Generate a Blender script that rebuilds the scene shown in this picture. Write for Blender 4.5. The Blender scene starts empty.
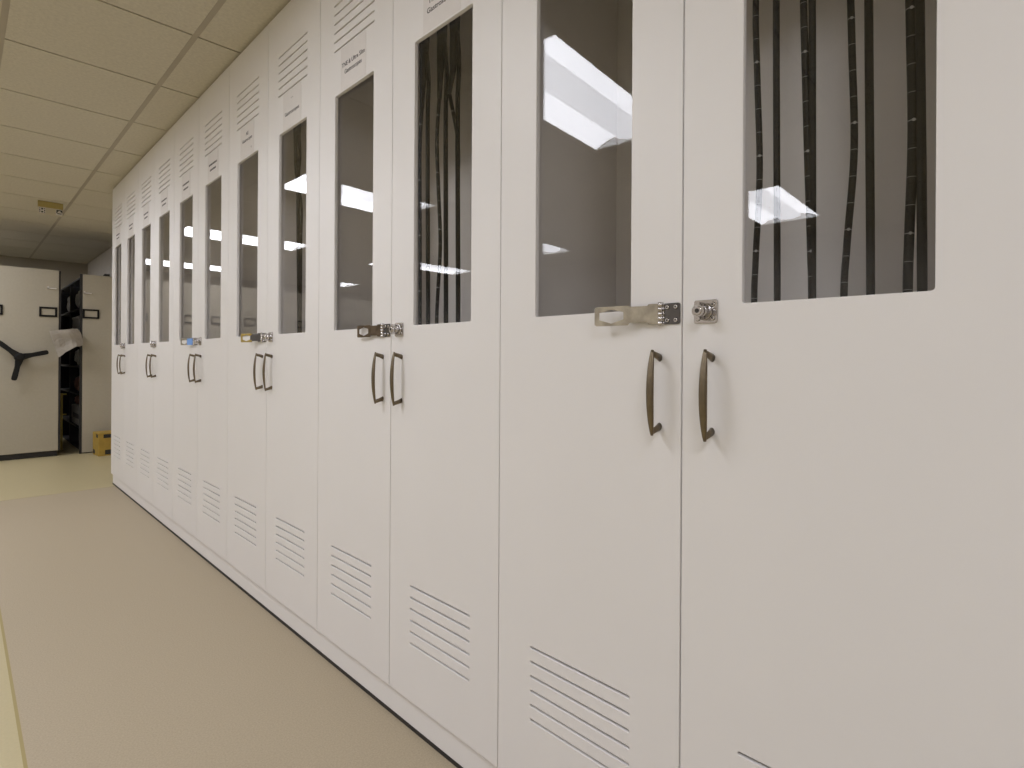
import bpy, bmesh, math, random
from mathutils import Vector, Matrix
random.seed(7)
SC = bpy.context.scene
COL = SC.collection
H = 1.085            # camera height
FX = 0.93            # plane of the cabinet fronts
Y0, W = 0.4942, 0.4771   # first seam, door width
ZC = H + 1.4277      # ceiling

# ------------------------------------------------------------------ materials
MATS = {}
def mat(name, col, rough=0.5, metal=0.0, noise=None, spec=0.5, bump=None):
    """noise=(scale, amount): fine procedural mottling of the thing's own colour; bump=(scale, strength)"""
    if name in MATS: return MATS[name]
    m = bpy.data.materials.new(name); m.use_nodes = True
    nt = m.node_tree; b = nt.nodes['Principled BSDF']
    b.inputs['Base Color'].default_value = (*col, 1)
    b.inputs['Roughness'].default_value = rough
    b.inputs['Metallic'].default_value = metal
    b.inputs['Specular IOR Level'].default_value = spec
    tc = nt.nodes.new('ShaderNodeTexCoord')
    if noise:
        n = nt.nodes.new('ShaderNodeTexNoise'); n.inputs['Scale'].default_value = noise[0]; n.inputs['Detail'].default_value = 6
        nt.links.new(tc.outputs['Object'], n.inputs['Vector'])
        r = nt.nodes.new('ShaderNodeValToRGB')
        a = noise[1]
        r.color_ramp.elements[0].position = .3; r.color_ramp.elements[1].position = .7
        r.color_ramp.elements[0].color = (*[c * (1 - a) for c in col], 1)
        r.color_ramp.elements[1].color = (*[min(1, c * (1 + a)) for c in col], 1)
        nt.links.new(n.outputs['Fac'], r.inputs['Fac']); nt.links.new(r.outputs['Color'], b.inputs['Base Color'])
    if bump:
        n2 = nt.nodes.new('ShaderNodeTexNoise'); n2.inputs['Scale'].default_value = bump[0]
        nt.links.new(tc.outputs['Object'], n2.inputs['Vector'])
        bp = nt.nodes.new('ShaderNodeBump'); bp.inputs['Strength'].default_value = bump[1]; bp.inputs['Distance'].default_value = .002
        nt.links.new(n2.outputs['Fac'], bp.inputs['Height']); nt.links.new(bp.outputs['Normal'], b.inputs['Normal'])
    MATS[name] = m
    return m
def emit(name, col, s):
    m = bpy.data.materials.new(name); m.use_nodes = True; nt = m.node_tree; nt.nodes.clear()
    e = nt.nodes.new('ShaderNodeEmission'); e.inputs[0].default_value = (*col, 1); e.inputs[1].default_value = s
    o = nt.nodes.new('ShaderNodeOutputMaterial'); nt.links.new(e.outputs[0], o.inputs[0]); MATS[name] = m; return m
def glass(name, tint, f0=.038):
    """window glass: clear transmission plus a mirror share that grows with the angle (both faces of the pane)"""
    m = bpy.data.materials.new(name); m.use_nodes = True; nt = m.node_tree; nt.nodes.clear(); N = nt.nodes.new
    g = N('ShaderNodeNewGeometry'); d = N('ShaderNodeVectorMath'); d.operation = 'DOT_PRODUCT'
    nt.links.new(g.outputs['Normal'], d.inputs[0]); nt.links.new(g.outputs['Incoming'], d.inputs[1])
    ab = N('ShaderNodeMath'); ab.operation = 'ABSOLUTE'; nt.links.new(d.outputs['Value'], ab.inputs[0])
    su = N('ShaderNodeMath'); su.operation = 'SUBTRACT'; su.inputs[0].default_value = 1; nt.links.new(ab.outputs[0], su.inputs[1])
    pw = N('ShaderNodeMath'); pw.operation = 'POWER'; pw.inputs[1].default_value = 5; nt.links.new(su.outputs[0], pw.inputs[0])
    ma = N('ShaderNodeMath'); ma.operation = 'MULTIPLY_ADD'; ma.inputs[1].default_value = 1 - f0; ma.inputs[2].default_value = f0
    nt.links.new(pw.outputs[0], ma.inputs[0])
    t = N('ShaderNodeBsdfTransparent'); t.inputs[0].default_value = (*tint, 1)
    gl = N('ShaderNodeBsdfGlossy'); gl.inputs['Roughness'].default_value = 0.0
    mx = N('ShaderNodeMixShader'); nt.links.new(ma.outputs[0], mx.inputs[0]); nt.links.new(t.outputs[0], mx.inputs[1]); nt.links.new(gl.outputs[0], mx.inputs[2])
    o = N('ShaderNodeOutputMaterial'); nt.links.new(mx.outputs[0], o.inputs[0]); MATS[name] = m; return m

M_DOOR = mat('door_paint', (.765, .748, .745), .45, noise=(2.5, .012))
M_IN = mat('cabinet_inside', (.82, .78, .75), .6, noise=(6, .03))
M_GLASS = glass('pane_glass', (.975, .975, .97))
M_NICK = mat('brushed_nickel', (.20, .163, .115), .34, 1.0, noise=(60, .12))
M_CHROME = mat('chrome', (.62, .60, .60), .16, 1.0)
M_DCHROME = mat('dark_chrome', (.16, .155, .16), .12, 1.0)
M_BRASS = mat('tarnished_steel', (.40, .36, .29), .38, 1.0, noise=(45, .25))
M_BROWN = mat('dark_bronze_steel', (.16, .12, .08), .3, 1.0, noise=(45, .3))
M_GOLD = mat('gold_steel', (.55, .42, .14), .32, 1.0, noise=(45, .2))
M_BLACK = mat('black_plastic', (.008, .008, .008), .5, spec=.25)
M_TUBE = mat('black_tube', (.006, .005, .005), .4, noise=(40, .2), spec=.22)
M_MARK = mat('white_ink', (.45, .44, .43), .6)
M_PAPER = mat('label_paper', (.70, .672, .66), .55, noise=(30, .02))
M_INK = mat('printed_ink', (.03, .022, .03), .7)
M_INKG = mat('grey_ink', (.20, .18, .18), .7)
M_BLUE = mat('blue_tape', (.18, .36, .78), .5)
M_TILE = mat('ceiling_tile', (.585, .545, .45), .95, noise=(70, .07), bump=(120, .5))
M_GRID = mat('ceiling_grid_bar', (.40, .355, .28), .6, noise=(8, .04))
M_GAP = mat('ceiling_joint', (.30, .24, .15), .8)
M_FLG = mat('floor_grey_vinyl', (.425, .355, .25), .55, noise=(210, .10))
M_FLY = mat('floor_yellow_vinyl', (.50, .43, .255), .42, noise=(120, .035))
M_FLE = mat('floor_seam', (.36, .29, .12), .6)
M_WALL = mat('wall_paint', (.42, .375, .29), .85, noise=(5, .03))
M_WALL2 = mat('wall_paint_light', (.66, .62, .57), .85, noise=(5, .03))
M_SHELF = mat('shelving_paint', (.42, .38, .30), .5, noise=(45, .025))
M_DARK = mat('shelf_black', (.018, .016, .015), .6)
M_CARD = mat('cardboard', (.40, .265, .05), .8, noise=(18, .10))
M_FRAMEW = mat('fixture_white', (.8, .8, .79), .5)

# ------------------------------------------------------------------ mesh helpers
def box(bm, x0, x1, y0, y1, z0, z1, mi=0):
    vs = [bm.verts.new(p) for p in ((x0,y0,z0),(x1,y0,z0),(x1,y1,z0),(x0,y1,z0),(x0,y0,z1),(x1,y0,z1),(x1,y1,z1),(x0,y1,z1))]
    for f in ((0,3,2,1),(4,5,6,7),(0,1,5,4),(1,2,6,5),(2,3,7,6),(3,0,4,7)):
        fc = bm.faces.new([vs[i] for i in f]); fc.material_index = mi
    return vs
def cyl(bm, p, q, r, r2=None, n=20, mi=0, smooth=True):
    p, q = Vector(p), Vector(q); r2 = r if r2 is None else r2
    a = (q - p).normalized(); u = a.orthogonal().normalized(); v = a.cross(u)
    R1 = [bm.verts.new(p + (u*math.cos(t)+v*math.sin(t))*r) for t in [2*math.pi*i/n for i in range(n)]]
    R2 = [bm.verts.new(q + (u*math.cos(t)+v*math.sin(t))*r2) for t in [2*math.pi*i/n for i in range(n)]]
    for i in range(n):
        f = bm.faces.new((R1[i], R1[(i+1)%n], R2[(i+1)%n], R2[i])); f.smooth = smooth; f.material_index = mi
    f = bm.faces.new(R1[::-1]); f.material_index = mi; f = bm.faces.new(R2); f.material_index = mi
def sweep(bm, pts, rad, n=14, mi=0, sec=None, up=Vector((0,1,0))):
    """sweep a round (or sec=[(a,b)..] per point scaled) section along a polyline"""
    pts = [Vector(p) for p in pts]; rings = []
    for i, p in enumerate(pts):
        t = (pts[min(i+1, len(pts)-1)] - pts[max(i-1, 0)]).normalized()
        u = (up - t*up.dot(t)).normalized(); v = t.cross(u)
        ru, rv = (rad[i] if isinstance(rad, (list, tuple)) else (rad, rad)) if not (isinstance(rad, list) and not isinstance(rad[0], tuple)) else (rad[i], rad[i])
        rings.append([bm.verts.new(p + u*math.cos(a)*ru + v*math.sin(a)*rv) for a in [2*math.pi*k/n for k in range(n)]])
    for a, b in zip(rings, rings[1:]):
        for k in range(n):
            f = bm.faces.new((a[k], a[(k+1)%n], b[(k+1)%n], b[k])); f.smooth = True; f.material_index = mi
    for rg in (rings[0][::-1], rings[-1]):
        f = bm.faces.new(rg); f.material_index = mi
def mesh_of(name, bm, mats):
    bmesh.ops.recalc_face_normals(bm, faces=bm.faces)
    me = bpy.data.meshes.new(name); bm.to_mesh(me); bm.free()
    for m in (mats if isinstance(mats, (list, tuple)) else [mats]): me.materials.append(m)
    return me
def link(name, me, parent=None, loc=(0,0,0), bevel=None, **props):
    o = bpy.data.objects.new(name, me); COL.objects.link(o); o.location = loc
    if parent: o.parent = parent
    if bevel:
        b = o.modifiers.new('bevel', 'BEVEL'); b.width = bevel; b.segments = 2; b.limit_method = 'ANGLE'
    for k, v in props.items(): o[k] = v
    return o
def obj(name, bm, mats, parent=None, loc=(0,0,0), bevel=None, **props):
    return link(name, mesh_of(name, bm, mats), parent, loc, bevel, **props)
def thing(name, label, cat, loc=(0,0,0), group=None, rz=0):
    o = bpy.data.objects.new(name, None); COL.objects.link(o); o.location = loc; o.rotation_euler = (0,0,rz)
    o.empty_display_size = .1; o['label'] = label; o['category'] = cat
    if group: o['group'] = group
    return o
def tag(o, label, cat, group=None):
    o['label'] = label; o['category'] = cat
    if group: o['group'] = group
    return o
def rrect(a0, a1, b0, b1, r, n=5):
    pts = []
    for cx, cy, s in ((a1-r, b1-r, 0), (a0+r, b1-r, 90), (a0+r, b0+r, 180), (a1-r, b0+r, 270)):
        for k in range(n+1):
            t = math.radians(s + 90*k/n); pts.append((cx + r*math.cos(t), cy + r*math.sin(t)))
    return pts
def plate_mesh(name, loops, thick, bevel, mats, x_mid):
    """flat plate in the YZ plane from outline loops (first outer, rest holes), filled by Blender"""
    cu = bpy.data.curves.new(name, 'CURVE'); cu.dimensions = '2D'; cu.fill_mode = 'BOTH'
    cu.extrude = thick/2 - bevel; cu.bevel_depth = bevel; cu.bevel_resolution = 1; cu.offset = -bevel
    for lp in loops:
        sp = cu.splines.new('POLY'); sp.points.add(len(lp)-1); sp.use_cyclic_u = True
        for p, (a, b) in zip(sp.points, lp): p.co = (a, b, 0, 1)
    o = bpy.data.objects.new(name, cu); COL.objects.link(o)
    dg = bpy.context.evaluated_depsgraph_get(); dg.update()
    me = bpy.data.meshes.new_from_object(o.evaluated_get(dg)); me.name = name
    bpy.data.objects.remove(o); bpy.data.curves.remove(cu)
    for v in me.vertices: v.co = (v.co.z + x_mid, v.co.x, v.co.y)
    me.materials.clear()
    for m in (mats if isinstance(mats, (list, tuple)) else [mats]): me.materials.append(m)
    return me
def text_into(bm, txt, size, yc, z, x, mi, width=None):
    """text standing on a face that looks towards -X, reading from +Y (left) to -Y"""
    cu = bpy.data.curves.new('t', 'FONT'); cu.body = txt; cu.size = size; cu.align_x = 'CENTER'; cu.extrude = .0002; cu.offset = size*.012
    o = bpy.data.objects.new('t', cu); COL.objects.link(o)
    dg = bpy.context.evaluated_depsgraph_get(); dg.update()
    me = bpy.data.meshes.new_from_object(o.evaluated_get(dg)); bpy.data.objects.remove(o)
    w = max(v.co.x for v in me.vertices) - min(v.co.x for v in me.vertices)
    s = (width/w) if width else 1
    n0 = len(bm.verts); nf = len(bm.faces)
    for v in me.vertices: v.co = (x - v.co.z, yc - v.co.x*s, z + v.co.y)
    bm.from_mesh(me); bm.faces.ensure_lookup_table()
    for f in bm.faces[nf:]: f.material_index = mi
    bpy.data.meshes.remove(me); bpy.data.curves.remove(cu)

# ------------------------------------------------------------------ setting
XL, XR, YB, YF = -5.1, 1.425, -3.2, 10.72
def structure(name, bm, mats, parent=None):
    o = obj(name, bm, mats, parent)
    if not parent: o['kind'] = 'structure'
    return o
bm = bmesh.new(); box(bm, XL, XR, YB, YF, -.1, -.001, 1)
SX = .137
box(bm, SX, XR, YB, 5.63, -.001, 0, 0)
box(bm, XL, SX-.008, YB, YF, -.001, 0, 1); box(bm, SX-.008, XR, 5.638, YF, -.001, 0, 1)
box(bm, SX-.008, SX, YB, 5.63, -.001, .0004, 2); box(bm, SX-.008, XR, 5.63, 5.638, -.001, .0002, 2)
structure('floor', bm, [M_FLG, M_FLY, M_FLE])
for nm, a, m in (('wall_left', (XL-.1, XL, YB, YF, 0, ZC+.1), M_WALL2), ('wall_right', (XR, XR+.1, YB, YF, 0, ZC+.1), M_WALL2),
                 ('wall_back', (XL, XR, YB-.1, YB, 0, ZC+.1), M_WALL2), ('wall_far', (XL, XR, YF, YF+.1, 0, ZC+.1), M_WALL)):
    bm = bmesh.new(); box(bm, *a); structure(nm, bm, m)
# lights: rectangles in the ceiling
LX = [(-1.325, -.022), (-4.19, -2.887)]
LY = [1.491 + 2.627*i for i in range(-1, 4)]
LIGHTS = [(x0, x1, y, y+.575) for (x0, x1) in LX for y in LY]
# ceiling: tile cells 0.61 x 0.638, cross joints open, long T-bars
xs = [.745 - .61*i for i in range(0, 11)]; xs = [XR, ] + xs; xs = sorted(max(XL, x) for x in xs if x > XL-.6)
ys = [2.75 + .638*i for i in range(-10, 14)]; ys = sorted(set([YB] + [y for y in ys if YB < y < YF] + [YF]))
def minus(r, cuts):
    out = [r]
    for c in cuts:
        nx = []
        for (a0, a1, b0, b1) in out:
            if a1 <= c[0] or a0 >= c[1] or b1 <= c[2] or b0 >= c[3]: nx.append((a0, a1, b0, b1)); continue
            if a0 < c[0]: nx.append((a0, c[0], b0, b1))
            if a1 > c[1]: nx.append((c[1], a1, b0, b1))
            m0, m1 = max(a0, c[0]), min(a1, c[1])
            if b0 < c[2]: nx.append((m0, m1, b0, c[2]))
            if b1 > c[3]: nx.append((m0, m1, c[3], b1))
        out = nx
    return out
bm = bmesh.new()
for i in range(len(xs)-1):
    for j in range(len(ys)-1):
        for (a0, a1, b0, b1) in minus((xs[i]+.011, xs[i+1]-.011, ys[j]+.006, ys[j+1]-.006), LIGHTS):
            box(bm, a0, a1, b0, b1, ZC, ZC+.016)
box(bm, XL, XR, YB, YF, ZC+.16, ZC+.18, 1)
for j in range(len(ys)):                      # recessed cross rails seen as a dark joint
    for (a0, a1, b0, b1) in minus((XL, XR, ys[j]-.010, ys[j]+.010), LIGHTS): box(bm, a0, a1, b0, b1, ZC+.006, ZC+.012, 2)
for x in xs[1:-1]:
    for (a0, a1, b0, b1) in minus((x-.0115, x+.0115, YB, YF), LIGHTS): box(bm, a0, a1, b0, b1, ZC-.001, ZC+.015, 3)
structure('ceiling', bm, [M_TILE, M_WALL, M_GAP, M_GRID])

# ceiling lights
M_LW = emit('light_wing', (1.0, 1.01, 1.085), 10.5); M_LC = emit('light_lens', (1.0, 1.01, 1.085), 7.4)
def light_meshes():
    L, Wd = 1.303, .575
    fr = bmesh.new()
    for a in ((0, L, 0, .012), (0, L, Wd-.012, Wd), (0, .012, .012, Wd-.012), (L-.012, L, .012, Wd-.012)): box(fr, a[0], a[1], a[2], a[3], -.003, .01)
    box(fr, 0, L, 0, Wd, .085, .09)
    for a in ((0, .004, 0, Wd), (L-.004, L, 0, Wd)): box(fr, *a, .0, .09)
    wings = []
    for s in (0, 1):
        b = bmesh.new(); prof = []
        for k in range(9):
            t = k/8; prof.append((.012 + .183*t, .002 + .055*math.sin(t*math.pi/2)))
        prev = None
        for (y, z) in prof:
            y = Wd - y if s else y
            row = (b.verts.new((.012, y, z)), b.verts.new((L-.012, y, z)))
            if prev: f = b.faces.new((prev[0], prev[1], row[1], row[0])); f.smooth = True
            prev = row
        wings.append(mesh_of('wing_reflector', b, M_LW))
    ln = bmesh.new(); prev = None
    for k in range(9):
        t = k/8; y = .195 + .185*t; z = .03 - .018*math.sin(t*math.pi)
        row = (ln.verts.new((.014, y, z)), ln.verts.new((L-.014, y, z)))
        if prev: f = ln.faces.new((prev[0], prev[1], row[1], row[0])); f.smooth = True
        prev = row
    box(ln, .014, L-.014, .192, .197, .028, .058); box(ln, .014, L-.014, .378, .383, .028, .058)
    return mesh_of('frame', fr, M_FRAMEW), wings, mesh_of('lens', ln, M_LC)
fm, wm, lm = light_meshes()
for (x0, x1, y0, y1) in LIGHTS:
    t = thing('ceiling_light', 'white recessed ceiling light panel mirrored in the cabinet glass', 'ceiling light', (x0, y0, ZC), 'recessed ceiling lights in two rows')
    link('frame', fm, t); link('wing_reflector', wm[0], t); link('wing_reflector', wm[1], t); link('lens', lm, t)

# ------------------------------------------------------------------ cabinets
ZS = [H + 1.0682 + .032*i for i in range(6)] + [H - .6593 - .0330*i for i in range(6)]
GAP = {0: .0011, 1: .0009}
TD = .012
def door_mesh(gl, gr, ml=.115):
    a0, a1 = gl, W-gr
    loops = [rrect(a0, a1, .094, 2.501, .0015, 2), rrect(.109, W-ml, H+.0955, H+.9110, .005)]
    for z in ZS: loops.append(rrect(.1065, W-.1055, z-.0030, z+.0030, .0029, 3))
    return plate_mesh('door', loops, TD, .0009, M_DOOR, TD/2)
DM = door_mesh(.0013, .0013); DM0 = door_mesh(.0013, .0013, .1085)
# the pane sits in a rebate against the back of the door
def pane_mesh2(tilt):
    bm = bmesh.new(); wd = W-.100-.098; box(bm, 0, .003, -wd, 0, H+.084, H+.922)
    bmesh.ops.transform(bm, matrix=Matrix.Translation((TD+.0002 + max(0, -tilt)*wd, W-.100, 0)) @ Matrix.Rotation(tilt, 4, 'Z'), verts=bm.verts)
    return mesh_of('glass_pane', bm, M_GLASS)
# the loose panes sit a little skew in their rebates, each by its own angle
TILT = [.022, .050, .009, .034, .004, .010, .008, .023, .030, .045, -.02, -.02]
PM = [pane_mesh2(a) for a in TILT]
def slot_shade_mesh(z0, z1):  # dark sheet added behind the slots, stands in for the shade in them
    bm = bmesh.new(); box(bm, TD+.0004, TD+.0034, .098, W-.098, z0, z1); return mesh_of('slot_shade_sheet', bm, M_DARK)
SLOT_SHADE = [slot_shade_mesh(H+1.0682-.014, H+1.0682+.16+.014), slot_shade_mesh(H-.6593-.165-.014, H-.6593+.014)]
def body_mesh():
    t, b = .018, .47; x0 = TD+.0045; bm = bmesh.new(); w2 = 2*W
    box(bm, x0, b, .0008, t, .095, 2.500); box(bm, x0, b, w2-t, w2-.0008, .095, 2.500)
    box(bm, b-.010, b, t, w2-t, .095, 2.500); box(bm, x0, b-.010, t, w2-t, .095, .113); box(bm, x0, b-.010, t, w2-t, 2.482, 2.500)
    return mesh_of('body', bm, M_IN)
BM_ = body_mesh()
def plinth_mesh():
    bm = bmesh.new(); box(bm, .014, .03, .0, 2*W, .012, .0935); box(bm, .0125, .028, 0.0, 2*W, .0, .012, 1)  # black strip at the foot paints in the shadow gap above the floor
    box(bm, .03, .46, .0, .018, .006, .0935); box(bm, .03, .46, 2*W-.018, 2*W, .006, .0935); return mesh_of('plinth', bm, [M_DOOR, M_DARK])
PLM = plinth_mesh()
def rail_mesh():
    bm = bmesh.new(); cyl(bm, (.27, .018, H+1.30), (.27, 2*W-.018, H+1.30), .0125); return mesh_of('hanging_rail', bm, M_CHROME)
RM = rail_mesh()
def handle_mesh():
    bm = bmesh.new(); zt, zb = H+.018, H-.139; n = 21; pts = []; rad = []
    for i in range(n):
        t = i/(n-1); s = 1 - (2*t-1)**2
        pts.append((-.026 - .008*s, 0, zt + (zb-zt)*t)); rad.append((.0028 + .0048*s**.75, .0022 + .0022*s))
    sweep(bm, pts, rad, 16)
    for z, dz in ((zt-.006, -.008), (zb+.006, .008)):
        c = []
        for (x, zz, hw, hh) in ((-.028, z, .0032, .0055), (-.012, z+dz*.5, .0042, .0062), (-.0, z+dz, .0055, .0075)):
            c.append([bm.verts.new((x, hw*math.cos(a), zz + hh*math.sin(a))) for a in [2*math.pi*k/14 for k in range(14)]])
        for r1, r2 in zip(c, c[1:]):
            for k in range(14):
                f = bm.faces.new((r1[k], r1[(k+1)%14], r2[(k+1)%14], r2[k])); f.smooth = True
        bm.faces.new(c[0]); bm.faces.new(c[-1])
    return mesh_of('door_handle', bm, M_NICK)
HM = handle_mesh()
def screws(bm, y0, y1, z0, z1, x, mi=1):
    for y in (y0+.008, y1-.008):
        for z in (z0+.0075, z1-.0075):
            cyl(bm, (x, y, z), (x-.0028, y, z), .0048, .0034, 12, mi)
            cyl(bm, (x-.0027, y, z), (x-.0030, y, z), .0017, .0017, 6, 2)
def square_plate(name, m, y0, y1, z0, z1):
    me = plate_mesh(name, [rrect(y0, y1, z0, z1, .004, 4)], .0026, .0006, m, -.0014)
    bm = bmesh.new(); bm.from_mesh(me); bpy.data.meshes.remove(me); return bm
ZH0, ZH1 = H+.0655, H+.1045
def hasp_plate():                              # on the far leaf (local y = door y), plus knuckle
    bm = square_plate('hasp_plate', M_DCHROME, .003, .036, ZH0, ZH1); screws(bm, .003, .036, ZH0, ZH1, -.0026)
    for k in range(5):
        z0 = ZH0-.002 + k*.0087; cyl(bm, (-.0055, .0405, z0), (-.0055, .0405, z0+.0082), .0052, n=16, mi=1)
    box(bm, -.0035, -.0010, .034, .040, ZH0+.002, ZH1-.002, 1)
    return mesh_of('hasp_plate', bm, [M_DCHROME, M_CHROME, M_DARK])
HP = hasp_plate()
def strap_mesh(mats, ang, blue=False, band=False):
    """hasp strap with its hexagonal eye, swung open; built flat from y=0 outwards then turned by ang"""
    zc = (ZH0+ZH1)/2; L = .133
    out = [(0, -.0185), (.020, -.0185), (.023, -.0145), (.058, -.0145), (.062, -.019), (L-.004, -.019), (L, -.016), (L, .016), (L-.004, .019),
           (.062, .019), (.058, .0165), (.023, .0165), (.020, .0195), (0, .0195)]
    hexo = [(.078, 0), (.085, -.0085), (.117, -.0085), (.123, 0), (.117, .0085), (.085, .0085)]
    hexo = [(.071, -.007), (.097, -.0145), (.123, -.007), (.123, .007), (.097, .0125), (.071, .007)]
    me = plate_mesh('s', [[(a, b+zc) for a, b in out], [(a, b+zc) for a, b in hexo]], .0022, .0004, mats, 0)
    bm = bmesh.new(); bm.from_mesh(me); bpy.data.meshes.remove(me)
    if len(mats) > 1:
        for f in bm.faces:
            if f.calc_center_median().y < .068: f.material_index = 1
    if blue: box(bm, -.0022, .0020, .012, .066, zc-.0182, zc+.0178, 2)
    R = Matrix.Rotation(ang, 4, 'Z')
    bmesh.ops.transform(bm, matrix=Matrix.Translation((-.0065, .0435, 0)) @ R, verts=bm.verts)
    return mesh_of('hasp_strap', bm, mats)
def strap_closed():
    zc = (ZH0+ZH1)/2
    out = [(-.088, -.015), (-.084, -.018), (0, -.018), (0, .018), (-.084, .018), (-.088, .015)]
    hexo = [(-.078, 0), (-.073, -.010), (-.050, -.010), (-.045, 0), (-.050, .010), (-.073, .010)]
    me = plate_mesh('s', [[(a+.036, b+zc) for a, b in out], [(a+.036, b+zc) for a, b in hexo]], .0022, .0004, [M_CHROME], -.010)
    me.name = 'hasp_strap'; return me
def staple_mesh():                              # on the near leaf: y measured from the seam (negative)
    bm = square_plate('turn_catch', M_CHROME, -.067, -.024, ZH0-.001, ZH1+.001); screws(bm, -.067, -.024, ZH0, ZH1, -.0026)
    zc = (ZH0+ZH1)/2; y = -.0435
    cyl(bm, (-.002, y, zc), (-.006, y, zc), .0155, .0135, 24, 0)
    cyl(bm, (-.006, y, zc), (-.019, y, zc), .0098, .0092, 24, 0)
    cyl(bm, (-.019, y, zc), (-.029, y, zc), .0092, .0105, 24, 1)
    cyl(bm, (-.0285, y, zc), (-.0305, y, zc), .0085, .0070, 24, 0)
    cyl(bm, (-.0303, y, zc), (-.0309, y, zc), .0040, .0038, 16, 2)
    box(bm, -.026, -.008, y-.0025, y+.0025, zc-.0150, zc+.0150, 0)
    return mesh_of('turn_catch', bm, [M_CHROME, M_CHROME, M_DARK])
TM = staple_mesh()
STRAPS = [strap_mesh([M_BRASS], math.radians(9)), strap_mesh([M_BROWN, M_BROWN], math.radians(3)), strap_mesh([M_GOLD, M_DCHROME], math.radians(17)),
          strap_mesh([M_BRASS, M_BRASS, M_BLUE], math.radians(14), blue=True), strap_closed(), strap_closed()]

LABEL = {0: ('Therapeutic', 'Gastroscopes', .118, .130), 1: ('TNE & Ultra Slim', 'Gastroscopes', .150, .112), 2: ('- -', 'Gastroscopes', .018, .130),
         3: ('AE', 'Gastroscopes', .030, .118)}
def label_mesh(di):
    bm = bmesh.new(); c = W/2; box(bm, -.0006, 0, c-.083, c+.083, H+.916, H+1.060)
    if di in LABEL:
        a, b, wa, wb = LABEL[di]
        text_into(bm, a, .021, c, {2: H+1.022, 3: H+1.012}.get(di, H+.992), -.0007, 2 if di == 2 else 1, wa)
        text_into(bm, b, .021, c, H+.966 if di != 3 else H+.985, -.0007, 1, wb)
        if di == 3: box(bm, -.0009, -.0007, c-.052, c-.047, H+.942, H+.950, 2)
    else:                                        # two printed lines too small to read in the photograph
        for (z, hw) in ((H+.994, .062), (H+.966, .046)):
            y = c+hw
            while y > c-hw:
                wd = random.uniform(.010, .020); box(bm, -.0009, -.0007, max(y-wd, c-hw), y, z, z+.010, 1); y -= wd + .004
    return mesh_of('paper_label', bm, [M_PAPER, M_INK, M_INKG])

desc = ['nearest white two-door cabinet with open tan steel hasp, endoscopes behind its right glass',
        'second white cabinet from the camera, six black endoscope tubes behind the glass nearest the camera',
        'third white cabinet from the camera with gold-edged black hasp strap swung open',
        'fourth white cabinet from the camera with blue tape on its open hasp strap',
        'fifth white cabinet from the camera, closed small hasp, second from the far end',
        'farthest white cabinet of the row, ending beside the yellow floor and small carton']
desc[1] = 'second white cabinet from the camera with open dark bronze hasp strap between its doors'
for m in range(6):
    c = thing('storage_cabinet', desc[m], 'cabinet', (FX, Y0 + (2*m-1)*W, 0), 'white scope cabinets standing in one row')
    link('body', BM_, c); link('plinth', PLM, c); link('hanging_rail', RM, c)
    for far in (0, 1):
        oy = far*W
        d = link('door', DM0 if (m == 0 and not far) else DM, c, (0, oy, 0))
        link('glass_pane', PM[2*m+far], d); link('slot_shade_sheet', SLOT_SHADE[0], d); link('slot_shade_sheet', SLOT_SHADE[1], d)
        link('door_handle', HM, d, (0, .045 if far else W-.057, 0))
        di = 2*m - 2 + far + 0            # 0 = far door of cabinet 0 has no label in view; labels start at door index n=1
        n = 2*m - 1 + far                  # door index in the row
        if n >= 1: link('paper_label', label_mesh(n-1), d)
        if far:
            link('hasp_plate', HP, d); link('hasp_strap', STRAPS[m], d, **({'label': 'strap wrapped in pale blue tape'} if m == 3 else {}))
        else:
            link('turn_catch', TM, d, (0, W, 0))
# end filler strip beside the last cabinet
ye = Y0 + 11*W

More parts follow.
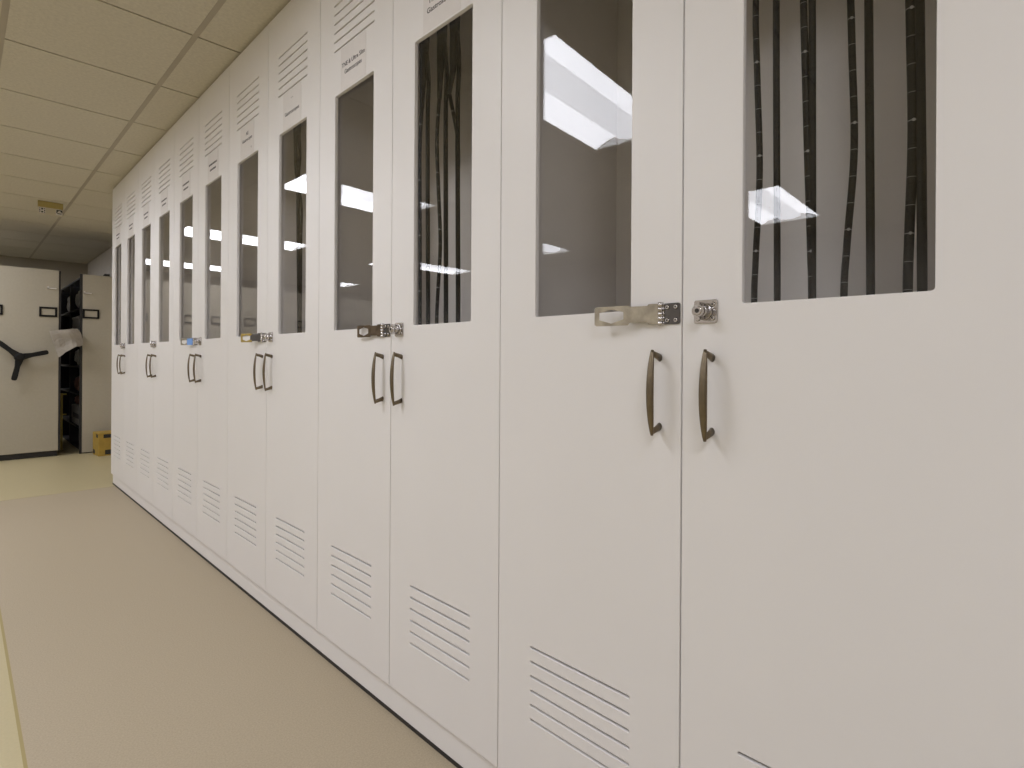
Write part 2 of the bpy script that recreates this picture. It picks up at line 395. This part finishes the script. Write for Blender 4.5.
# ------------------------------------------------------------------ endoscopes
def smooth_pts(pts, n=8):
    out = []; P = [Vector(p) for p in pts]; P = [P[0]*2-P[1]] + P + [P[-1]*2-P[-2]]
    for i in range(1, len(P)-2):
        for k in range(n):
            t = k/n; a, b, c, d = P[i-1:i+3]
            out.append(.5*((2*b) + (c-a)*t + (2*a-5*b+4*c-d)*t*t + (3*b-a-3*c+d)*t**3))
    out.append(P[-2]); return out
def endoscope(label, yi, yu, ri=.0064, ru=.0066, x=1.2, xi=None, ymo=None, low=.42, group='black endoscopes hanging in the cabinets'):
    """yi: (top, middle, bottom) positions of the marked insertion tube, yu: (top, bottom) of the plain one"""
    zr = H+1.30; ym = ymo or (yi[0]+yu[0])/2; xi = xi or x
    r = thing('endoscope', label, 'endoscope', (x, ym, zr), group)
    L = lambda X, Y, Z: (X-x, Y-ym, Z-zr)
    b = bmesh.new()
    sweep(b, smooth_pts([L(x+.002, ym, H+1.328), L(x+.016, ym, H+1.318), L(x+.016, ym, H+1.27), L(x, ym, H+1.25)], 4), .003, 8)
    sweep(b, [L(x, ym, H+1.25), L(x, ym, H+1.24), L(x, ym, H+1.17), L(x, ym, H+1.10), L(x, ym+.004, H+1.04), L(x, ym+.008, H+.97), L(x, ym*.5+yi[0]*.5, H+.90)],
          [(.010, .012), (.017, .022), (.018, .022), (.015, .018), (.013, .015), (.010, .011), (.0075, .008)], 16)
    obj('control_body', b, M_BLACK, r)
    b = bmesh.new(); cyl(b, L(x-.022, ym, H+1.20), L(x-.042, ym, H+1.20), .024, n=20); cyl(b, L(x-.042, ym, H+1.20), L(x-.052, ym, H+1.20), .017, n=20)
    obj('angulation_wheel', b, M_BLACK, r)
    path = smooth_pts([L(x, ym*.5+yi[0]*.5, H+.91), L(xi, yi[0], H+.76), L(xi, yi[0]*.6+yi[1]*.4, H+.6), L(xi, yi[1], H+.40), L(xi, yi[1]*.3+yi[2]*.7, H+.22), L(xi, yi[2], H+.10), L(xi, yi[2], H-.3), L(xi, yi[2]-.004, low)], 8)
    b = bmesh.new(); sweep(b, path, ri, 14); k = 0; acc = 0; nxt = .06 + random.random()*.05
    for p, q in zip(path, path[1:]):
        seg = (q-p).length
        while acc + seg > nxt:
            c = p.lerp(q, (nxt-acc)/seg); d = (q-p).normalized(); big = k % 4 == 0; h = .0007 if not big else .0014
            cyl(b, c - d*h*.5, c + d*h*.5, ri+.00025, n=14, mi=1)
            if big: cyl(b, c + Vector((-ri*.80, -ri*.31, 0)), c + Vector((-ri*.93-.0006, -ri*.36-.0002, 0)), .0028, n=10, mi=1)
            k += 1; nxt += .05
        acc += seg
    obj('insertion_tube', b, [M_TUBE, M_MARK], r)
    path = smooth_pts([L(x+.004, ym-.008, H+1.10), L(x+.006, (yu[0]+ym)/2-.008, H+.99), L(x, yu[0], H+.86), L(x, yu[0]*.7+yu[1]*.3, H+.6), L(x, yu[1], H+.15), L(x, yu[1], H-.2), L(x, yu[1], low+.15)], 8)
    b = bmesh.new(); sweep(b, path, ru, 14); obj('umbilical_tube', b, M_TUBE, r)
    b = bmesh.new(); cyl(b, L(x, yu[1], low+.16), L(x, yu[1], low+.05), .018, .022); cyl(b, L(x, yu[1], low+.05), L(x, yu[1], low+.0), .010, .008)
    obj('light_connector', b, M_BLACK, r)
endoscope('black endoscope farthest left behind the nearest cabinet glass', (.472, .462, .472), (.431, .425))
endoscope('black endoscope with two close tubes left of centre in nearest cabinet', (.378, .368, .359), (.362, .358), ri=.0068, ru=.0068)
endoscope('black endoscope with slanting marked tube right of centre in nearest cabinet', (.295, .287, .303), (.266, .259), ru=.0074)
endoscope('black endoscope with thick paired tubes at right edge of nearest cabinet glass', (.202, .196, .202), (.189, .181), ri=.0078, ru=.0078)
endoscope('black endoscope hanging at left edge behind second cabinet glass', (1.657, 1.652, 1.650), (1.611, 1.602), x=1.18, ru=.0075)
endoscope('black endoscope with curved marked tube in middle of second cabinet glass', (1.556, 1.534, 1.552), (1.508, 1.500), x=1.18, ru=.0080)
endoscope('black endoscope hanging at right behind second cabinet glass', (1.520, 1.518, 1.514), (1.444, 1.435), x=1.18, ymo=1.462, xi=1.245, ru=.0080)
endoscope('single black endoscope behind the glass of the third cabinet', (2.700, 2.700, 2.700), (2.671, 2.651), x=1.18, xi=1.21, ru=.009, low=.62)

# ------------------------------------------------------------------ mobile shelving
YS = 7.75
def shelving(label, x0, x1, handle, frames, z0=.062, group='beige mobile shelving units at the far end', open_left=False, z1=2.015):
    DP = 2.75 if open_left else 1.56
    r = thing('mobile_shelving_unit', label, 'shelving unit', (x0, YS, 0), group); w = x1-x0
    b = bmesh.new(); box(b, 0.003, w-.003, 0, .028, z0, z1); obj('end_panel', b, M_SHELF, r, bevel=.004)
    b = bmesh.new(); box(b, .02, w-.02, .03, DP-.01, .003, z0-.004); box(b, .01, w-.01, .02, .05, .003, z0-.004); obj('carriage_base', b, M_DARK, r)
    b = bmesh.new()
    for y in ((.030, .96, 1.84, 2.70) if open_left else (.030, .78, 1.52)):
        for x in (.004, w-.034): box(b, x, x+.03, y, y+.03, z0, z1-.03)
        box(b, .034, w-.034, y+.01, y+.016, z0, z1-.06)
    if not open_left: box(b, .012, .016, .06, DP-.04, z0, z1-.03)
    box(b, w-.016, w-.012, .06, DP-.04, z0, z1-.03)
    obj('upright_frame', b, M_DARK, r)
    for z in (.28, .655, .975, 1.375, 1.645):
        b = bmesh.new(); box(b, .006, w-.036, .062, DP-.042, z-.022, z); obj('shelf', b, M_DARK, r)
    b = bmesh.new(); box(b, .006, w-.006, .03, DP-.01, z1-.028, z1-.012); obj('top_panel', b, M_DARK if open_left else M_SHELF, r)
    if x1 > .5:                                 # dark rubber edge strips on the two panels beside the gap
        b = bmesh.new()
        if open_left: box(b, -.020, .0025, .001, .030, .003, z1+.002)
        else: box(b, w-.0025, w+.012, .001, .030, z0, z1-.004)
        obj('edge_trim', b, M_DARK, r)
    for fx in frames:
        b = bmesh.new(); xa, xb, za, zb = fx-x0, fx-x0+.150, H+.423, H+.528
        if zb: 
            t = .019
            box(b, xa, xb, -.010, .0, za, za+t); box(b, xa, xb, -.010, .0, zb-t, zb); box(b, xa, xa+t, -.010, .0, za+t, zb-t); box(b, xb-t, xb, -.010, .0, za+t, zb-t)
            box(b, xa+t, xb-t, -.003, 0, za+t, zb-t, 1)
        obj('label_frame', b, [M_BLACK, M_SHELF], r)
    if handle:
        b = bmesh.new(); cx, cz = .475-.785+w if False else w-.322, H-.012
        for a, Ln in ((14, .235), (137, .235), (259, .245)):
            a = math.radians(a); d = Vector((math.cos(a), 0, math.sin(a))); n = Vector((-d.z, 0, d.x)); c0 = Vector((cx, 0, cz))
            sec = [(0, .033), (.05, .030), (.10, .022), (Ln-.035, .024), (Ln-.010, .022), (Ln, .012)]
            rows = []
            for s_, hw in sec:
                y0_ = -.085 + .010*(s_/Ln); rows.append([b.verts.new(c0 + d*s_ + n*k*hw + Vector((0, y, 0))) for k, y in ((-1, y0_), (1, y0_), (1, y0_+.024), (-1, y0_+.024))])
            for p, q in zip(rows, rows[1:]):
                for k in range(4): b.faces.new((p[k], p[(k+1)%4], q[(k+1)%4], q[k]))
            b.faces.new(rows[0]); b.faces.new(rows[-1])
        cyl(b, (cx, -.09, cz), (cx, -.0, cz), .042, .046, 24); cyl(b, (cx, -.10, cz), (cx, -.088, cz), .03, .040, 24)
        obj('turning_handle', b, M_BLACK, r, bevel=.003, label='black three-spoked turning handle')
    return r
def clip(r, x, w, z):
    b = bmesh.new(); box(b, x, x+w, -.014, -.0, z, z+.010); box(b, x, x+.012, -.014, -.0, z, z+.024); obj('card_clip', b, mat('white_plastic', (.75, .72, .68), .5), r)
r = shelving('beige shelving end panel with black three-spoked handle and two label frames', .155, .785, True, [.182, .618])
clip(r, .53, .075, H+.725)
r = shelving('narrow beige shelving end panel right of the dark gap, yellow carton before it', .985, 1.418, False, [.988], z0=.012, open_left=True, z1=2.0)
clip(r, .012, .070, H+.70)
b = bmesh.new(); box(b, .20, .25, .0, .03, 2.0, 2.025); box(b, .19, .21, -.004, .02, 2.0, 2.012); obj('top_latch', b, M_DARK, r)
for k in range(6):
    shelving('beige shelving unit left of the frame, mirrored in cabinet glass', .155-.63*(k+1), .155-.63*k, True, [.182-.63*(k+1), .618-.63*(k+1)])

# clutter on the open shelves inside the gap (X about 1.0 .. 1.4, Y 7.8 .. 9.2)
def blob(name, cx, cy, z0, sx, sy, sz, m, label, cat, seed, amp=.25, group=None):
    b = bmesh.new(); bmesh.ops.create_icosphere(b, subdivisions=4, radius=1)
    rnd = random.Random(seed); ph = [(Vector((rnd.uniform(-1,1), rnd.uniform(-1,1), rnd.uniform(-1,1))).normalized()*rnd.uniform(3, 9), rnd.uniform(0, 6)) for _ in range(9)]
    for v in b.verts:
        n = v.co.copy(); f = 1 + amp*sum(abs(math.sin(n.dot(k)+p)) - .6 for k, p in ph)/5
        p = Vector((math.copysign(abs(n.x)**.7, n.x), math.copysign(abs(n.y)**.7, n.y), math.copysign(abs(n.z)**.7, n.z)))*f
        v.co = Vector((p.x*sx/2, p.y*sy/2, max(0, p.z*sz/2 + sz/2)))
    zmin = min(v.co.z for v in b.verts)
    for v in b.verts: v.co.z -= zmin
    for f in b.faces: f.smooth = True
    o = obj(name, b, m, None, (cx, cy, z0)); return tag(o, label, cat, group)
def carton(name, x0, x1, y0, y1, z0, z1, m, label, cat, lid=None, strip=None, group=None):
    r = thing(name, label, cat, ((x0+x1)/2, (y0+y1)/2, z0), group); hx, hy, h = (x1-x0)/2, (y1-y0)/2, z1-z0
    b = bmesh.new(); box(b, -hx, hx, -hy, hy, 0, h); obj('box_body', b, m, r, bevel=.004)
    if lid:
        b = bmesh.new(); box(b, -hx-.004, hx+.004, -hy-.004, hy+.004, h+.001, h+.02); obj('lid', b, lid, r)
    if strip:
        b = bmesh.new(); box(b, -hx-.0015, -hx-.0002, -hy*.6, hy*.6, h*.35, h*.6); obj('printed_label', b, strip, r)
    return r
M_BAG = mat('bag_grey_blue', (.55, .58, .70), .25, noise=(14, .5), bump=(40, 1))
M_BAG2 = mat('bag_grey', (.62, .60, .57), .3, noise=(14, .5), bump=(40, 1))
M_LINEN = mat('folded_linen', (.66, .62, .56), .8, noise=(20, .1))
M_RED = mat('brown_red_wrap', (.42, .20, .14), .7, noise=(12, .4), bump=(30, 1))
M_WHT = mat('white_card', (.70, .68, .65), .6)
blob('plastic_bag', 1.12, 9.08, 1.647, .22, .62, .24, M_BAG, 'blue-grey crumpled plastic bag on the top shelf in the gap, left one', 'bag', 3)
blob('plastic_bag', 1.11, 8.33, 1.647, .20, .64, .24, M_BAG2, 'dark grey crumpled bag on the top shelf in the gap, beside the shelf post', 'bag', 5)
blob('plastic_wrap', 1.10, 8.30, .657, .19, .70, .20, M_RED, 'brown-red crumpled wrapping on the second shelf from the bottom in the gap', 'packaging', 9)
carton('small_carton', 1.00, 1.28, 7.90, 8.62, 1.0, 1.16, M_WHT, 'small pale grey carton on the shelf just above the crumpled papers', 'box', lid=M_BAG2).location.z = 1.376
blob('mesh_bag', 1.10, 8.30, .977, .19, .72, .20, M_BAG2, 'grey net-like bag on the shelf just behind the crumpled papers', 'bag', 14)
carton('linen_stack', 1.0, 1.28, 7.90, 8.66, .282, .50, M_LINEN, 'white stacked folded sheets on the lowest shelf in the gap', 'linen', strip=M_INKG)
blob('wrapped_bundle', 1.12, 8.30, .503, .22, .70, .12, M_RED, 'brown-red wrapped bundle lying on top of the white stack', 'bundle', 21)
# yellow rod
r = thing('yellow_rod', 'thin yellow upright rod standing on the floor in the dark gap', 'rod', (.862, 8.25, 0))
b = bmesh.new(); box(b, -.011, .011, -.011, .011, 0, .655); obj('pole', b, mat('yellow_paint', (.50, .40, .09), .5, noise=(12, .1)), r, bevel=.002)
for z in (.40, .635):
    b = bmesh.new(); box(b, .0112, .045, -.008, .008, z, z+.016); obj('hook', b, MATS['yellow_paint'], r)
# crumpled papers sticking out of the gap
b = bmesh.new()
M_PAPC = mat('crumpled_paper', (.36, .325, .28), .45, noise=(10, .12), bump=(30, .8))
def yp(u, v, Y):
    x = (u-512)/555.2; z = (358.9-v)/555.2; ro = math.radians(.3412); r_, zz = x*math.cos(ro)-z*math.sin(ro), x*math.sin(ro)+z*math.cos(ro)
    s = math.sqrt(.5); t = Y/(s-s*r_); return (t*(s+s*r_), Y, H+t*zz)
rnd = random.Random(4)
base = [(.700, 1.355), (.745, 1.372), (.895, 1.388), (.930, 1.335), (.975, 1.275), (.960, 1.225), (.880, 1.160), (.765, 1.105)]
for s in range(6):                                  # a fan of creased sheets
    n = 7; g = []
    for i in range(n+1):
        row = []
        for j in range(n+1):
            a, c = i/n, j/n
            top = Vector((.700 + .20*a, 0, 1.352 + .035*a)); bot = Vector((.775 + .175*a, 0, 1.095 + .13*a + .03*math.sin(a*3)))
            p = top.lerp(bot, c); p.x += .03*math.sin(c*math.pi)*a*.7; p.y = YS - .035 - .012*s + .010*math.sin(a*9+s)+.008*math.sin(c*7+2*s) - .03*math.sin(a*math.pi)
            p.x += rnd.uniform(-.004, .004) + .006*s*a; p.z += rnd.uniform(-.004, .004) - .005*s*c
            row.append(b.verts.new(p))
        g.append(row)
    for i in range(n):
        for j in range(n): b.faces.new((g[i][j], g[i+1][j], g[i+1][j+1], g[i][j+1]))
o = obj('crumpled_papers', b, M_PAPC); md = o.modifiers.new('thick', 'SOLIDIFY'); md.thickness = .0015
tag(o, 'crumpled white papers sticking out over the shelving panel edge at the gap', 'papers')

# small yellow carton on the floor
r = thing('carton', 'small yellow-brown carton with dark corner labels on floor before narrow shelving panel', 'box', (1.215, 7.545, 0), rz=math.radians(4))
b = bmesh.new(); box(b, -.135, .135, -.12, .12, 0, .25); obj('box_body', b, M_CARD, r, bevel=.004)
b = bmesh.new()
box(b, -.137, -.002, -.004, .0, .252, .256)
for (y0_, y1_, z0_, z1_) in ((-.10, -.03, .20, .235), (.02, .10, .015, .06)): box(b, -.1365, -.1352, y0_, y1_, z0_, z1_)
for (x0_, x1_, z0_, z1_) in ((-.09, .0, .195, .235), (-.075, .06, .015, .065)): box(b, x0_, x1_, -.1215, -.1202, z0_, z1_)
bmesh.ops.delete(b, geom=list(b.verts)[:8], context='VERTS'); obj('dark_label', b, M_DARK, r)

# ------------------------------------------------------------------ hanging sign under the ceiling
r = thing('ceiling_sign', 'small yellowish sign box with two black and white pictograms hanging under the ceiling', 'sign', (.609, 6.68, ZC))
b = bmesh.new(); box(b, -.09, .09, -.02, .02, -.055, -.0015); obj('housing', b, mat('sign_ochre', (.42, .34, .12), .5, noise=(15, .05)), r, bevel=.002)
b = bmesh.new(); box(b, -.088, .088, -.012, .012, -.120, -.056); obj('sign_panel', b, mat('sign_white', (.60, .55, .43), .4), r)
def px(b, x0, z0, cells, s, mi=0):
    for i, row in enumerate(cells):
        for j, ch in enumerate(row):
            if ch == '#': box(b, x0+j*s, x0+(j+1)*s, -.0135, -.0122, z0-(i+1)*s, z0-i*s, mi)
b = bmesh.new(); box(b, -.084, -.036, -.0128, -.0121, -.112, -.062, 1)
px(b, -.080, -.066, ['#.##.#', '..##..', '#....#', '#....#', '..##..', '#.##.#'], .0068); obj('pictogram', b, [M_BLACK, M_WHT], r)
b = bmesh.new(); box(b, .038, .086, -.0128, -.0121, -.112, -.062, 1)
px(b, .042, -.065, ['######', '##..##', '#....#', '#.....', '.####.'], .0072); obj('pictogram', b, [M_BLACK, M_WHT], r)

# ------------------------------------------------------------------ world, camera
w = bpy.data.worlds.new('world'); SC.world = w; w.use_nodes = True
w.node_tree.nodes['Background'].inputs[0].default_value = (.02, .02, .02, 1)
cd = bpy.data.cameras.new('camera'); cam = bpy.data.objects.new('camera', cd); COL.objects.link(cam); SC.camera = cam
cd.sensor_width = 36; cd.lens = 555.2/1024*36; cd.shift_y = -(384-358.9)/1024; cd.clip_start = .02
ro = math.radians(.3412); s = math.sqrt(.5)
F = Vector((s, s, 0)); R = Vector((s, -s, 0)); U = Vector((0, 0, 1))
R2 = R*math.cos(ro) + U*math.sin(ro); U2 = -R*math.sin(ro) + U*math.cos(ro)
mt = Matrix.Identity(4)
for i in range(3): mt[i][0] = R2[i]; mt[i][1] = U2[i]; mt[i][2] = -F[i]; mt[i][3] = (0, 0, H)[i]
cam.matrix_world = mt
SC.view_settings.view_transform = 'Standard'; SC.view_settings.look = 'None'; SC.view_settings.gamma = 1; SC.view_settings.use_curve_mapping = False
SC.view_settings.exposure = 0.32
SC.cycles.max_bounces = 10; SC.cycles.transparent_max_bounces = 16; SC.cycles.diffuse_bounces = 5
SC.cycles.use_denoising = True
SC.cycles.sample_clamp_indirect = 6
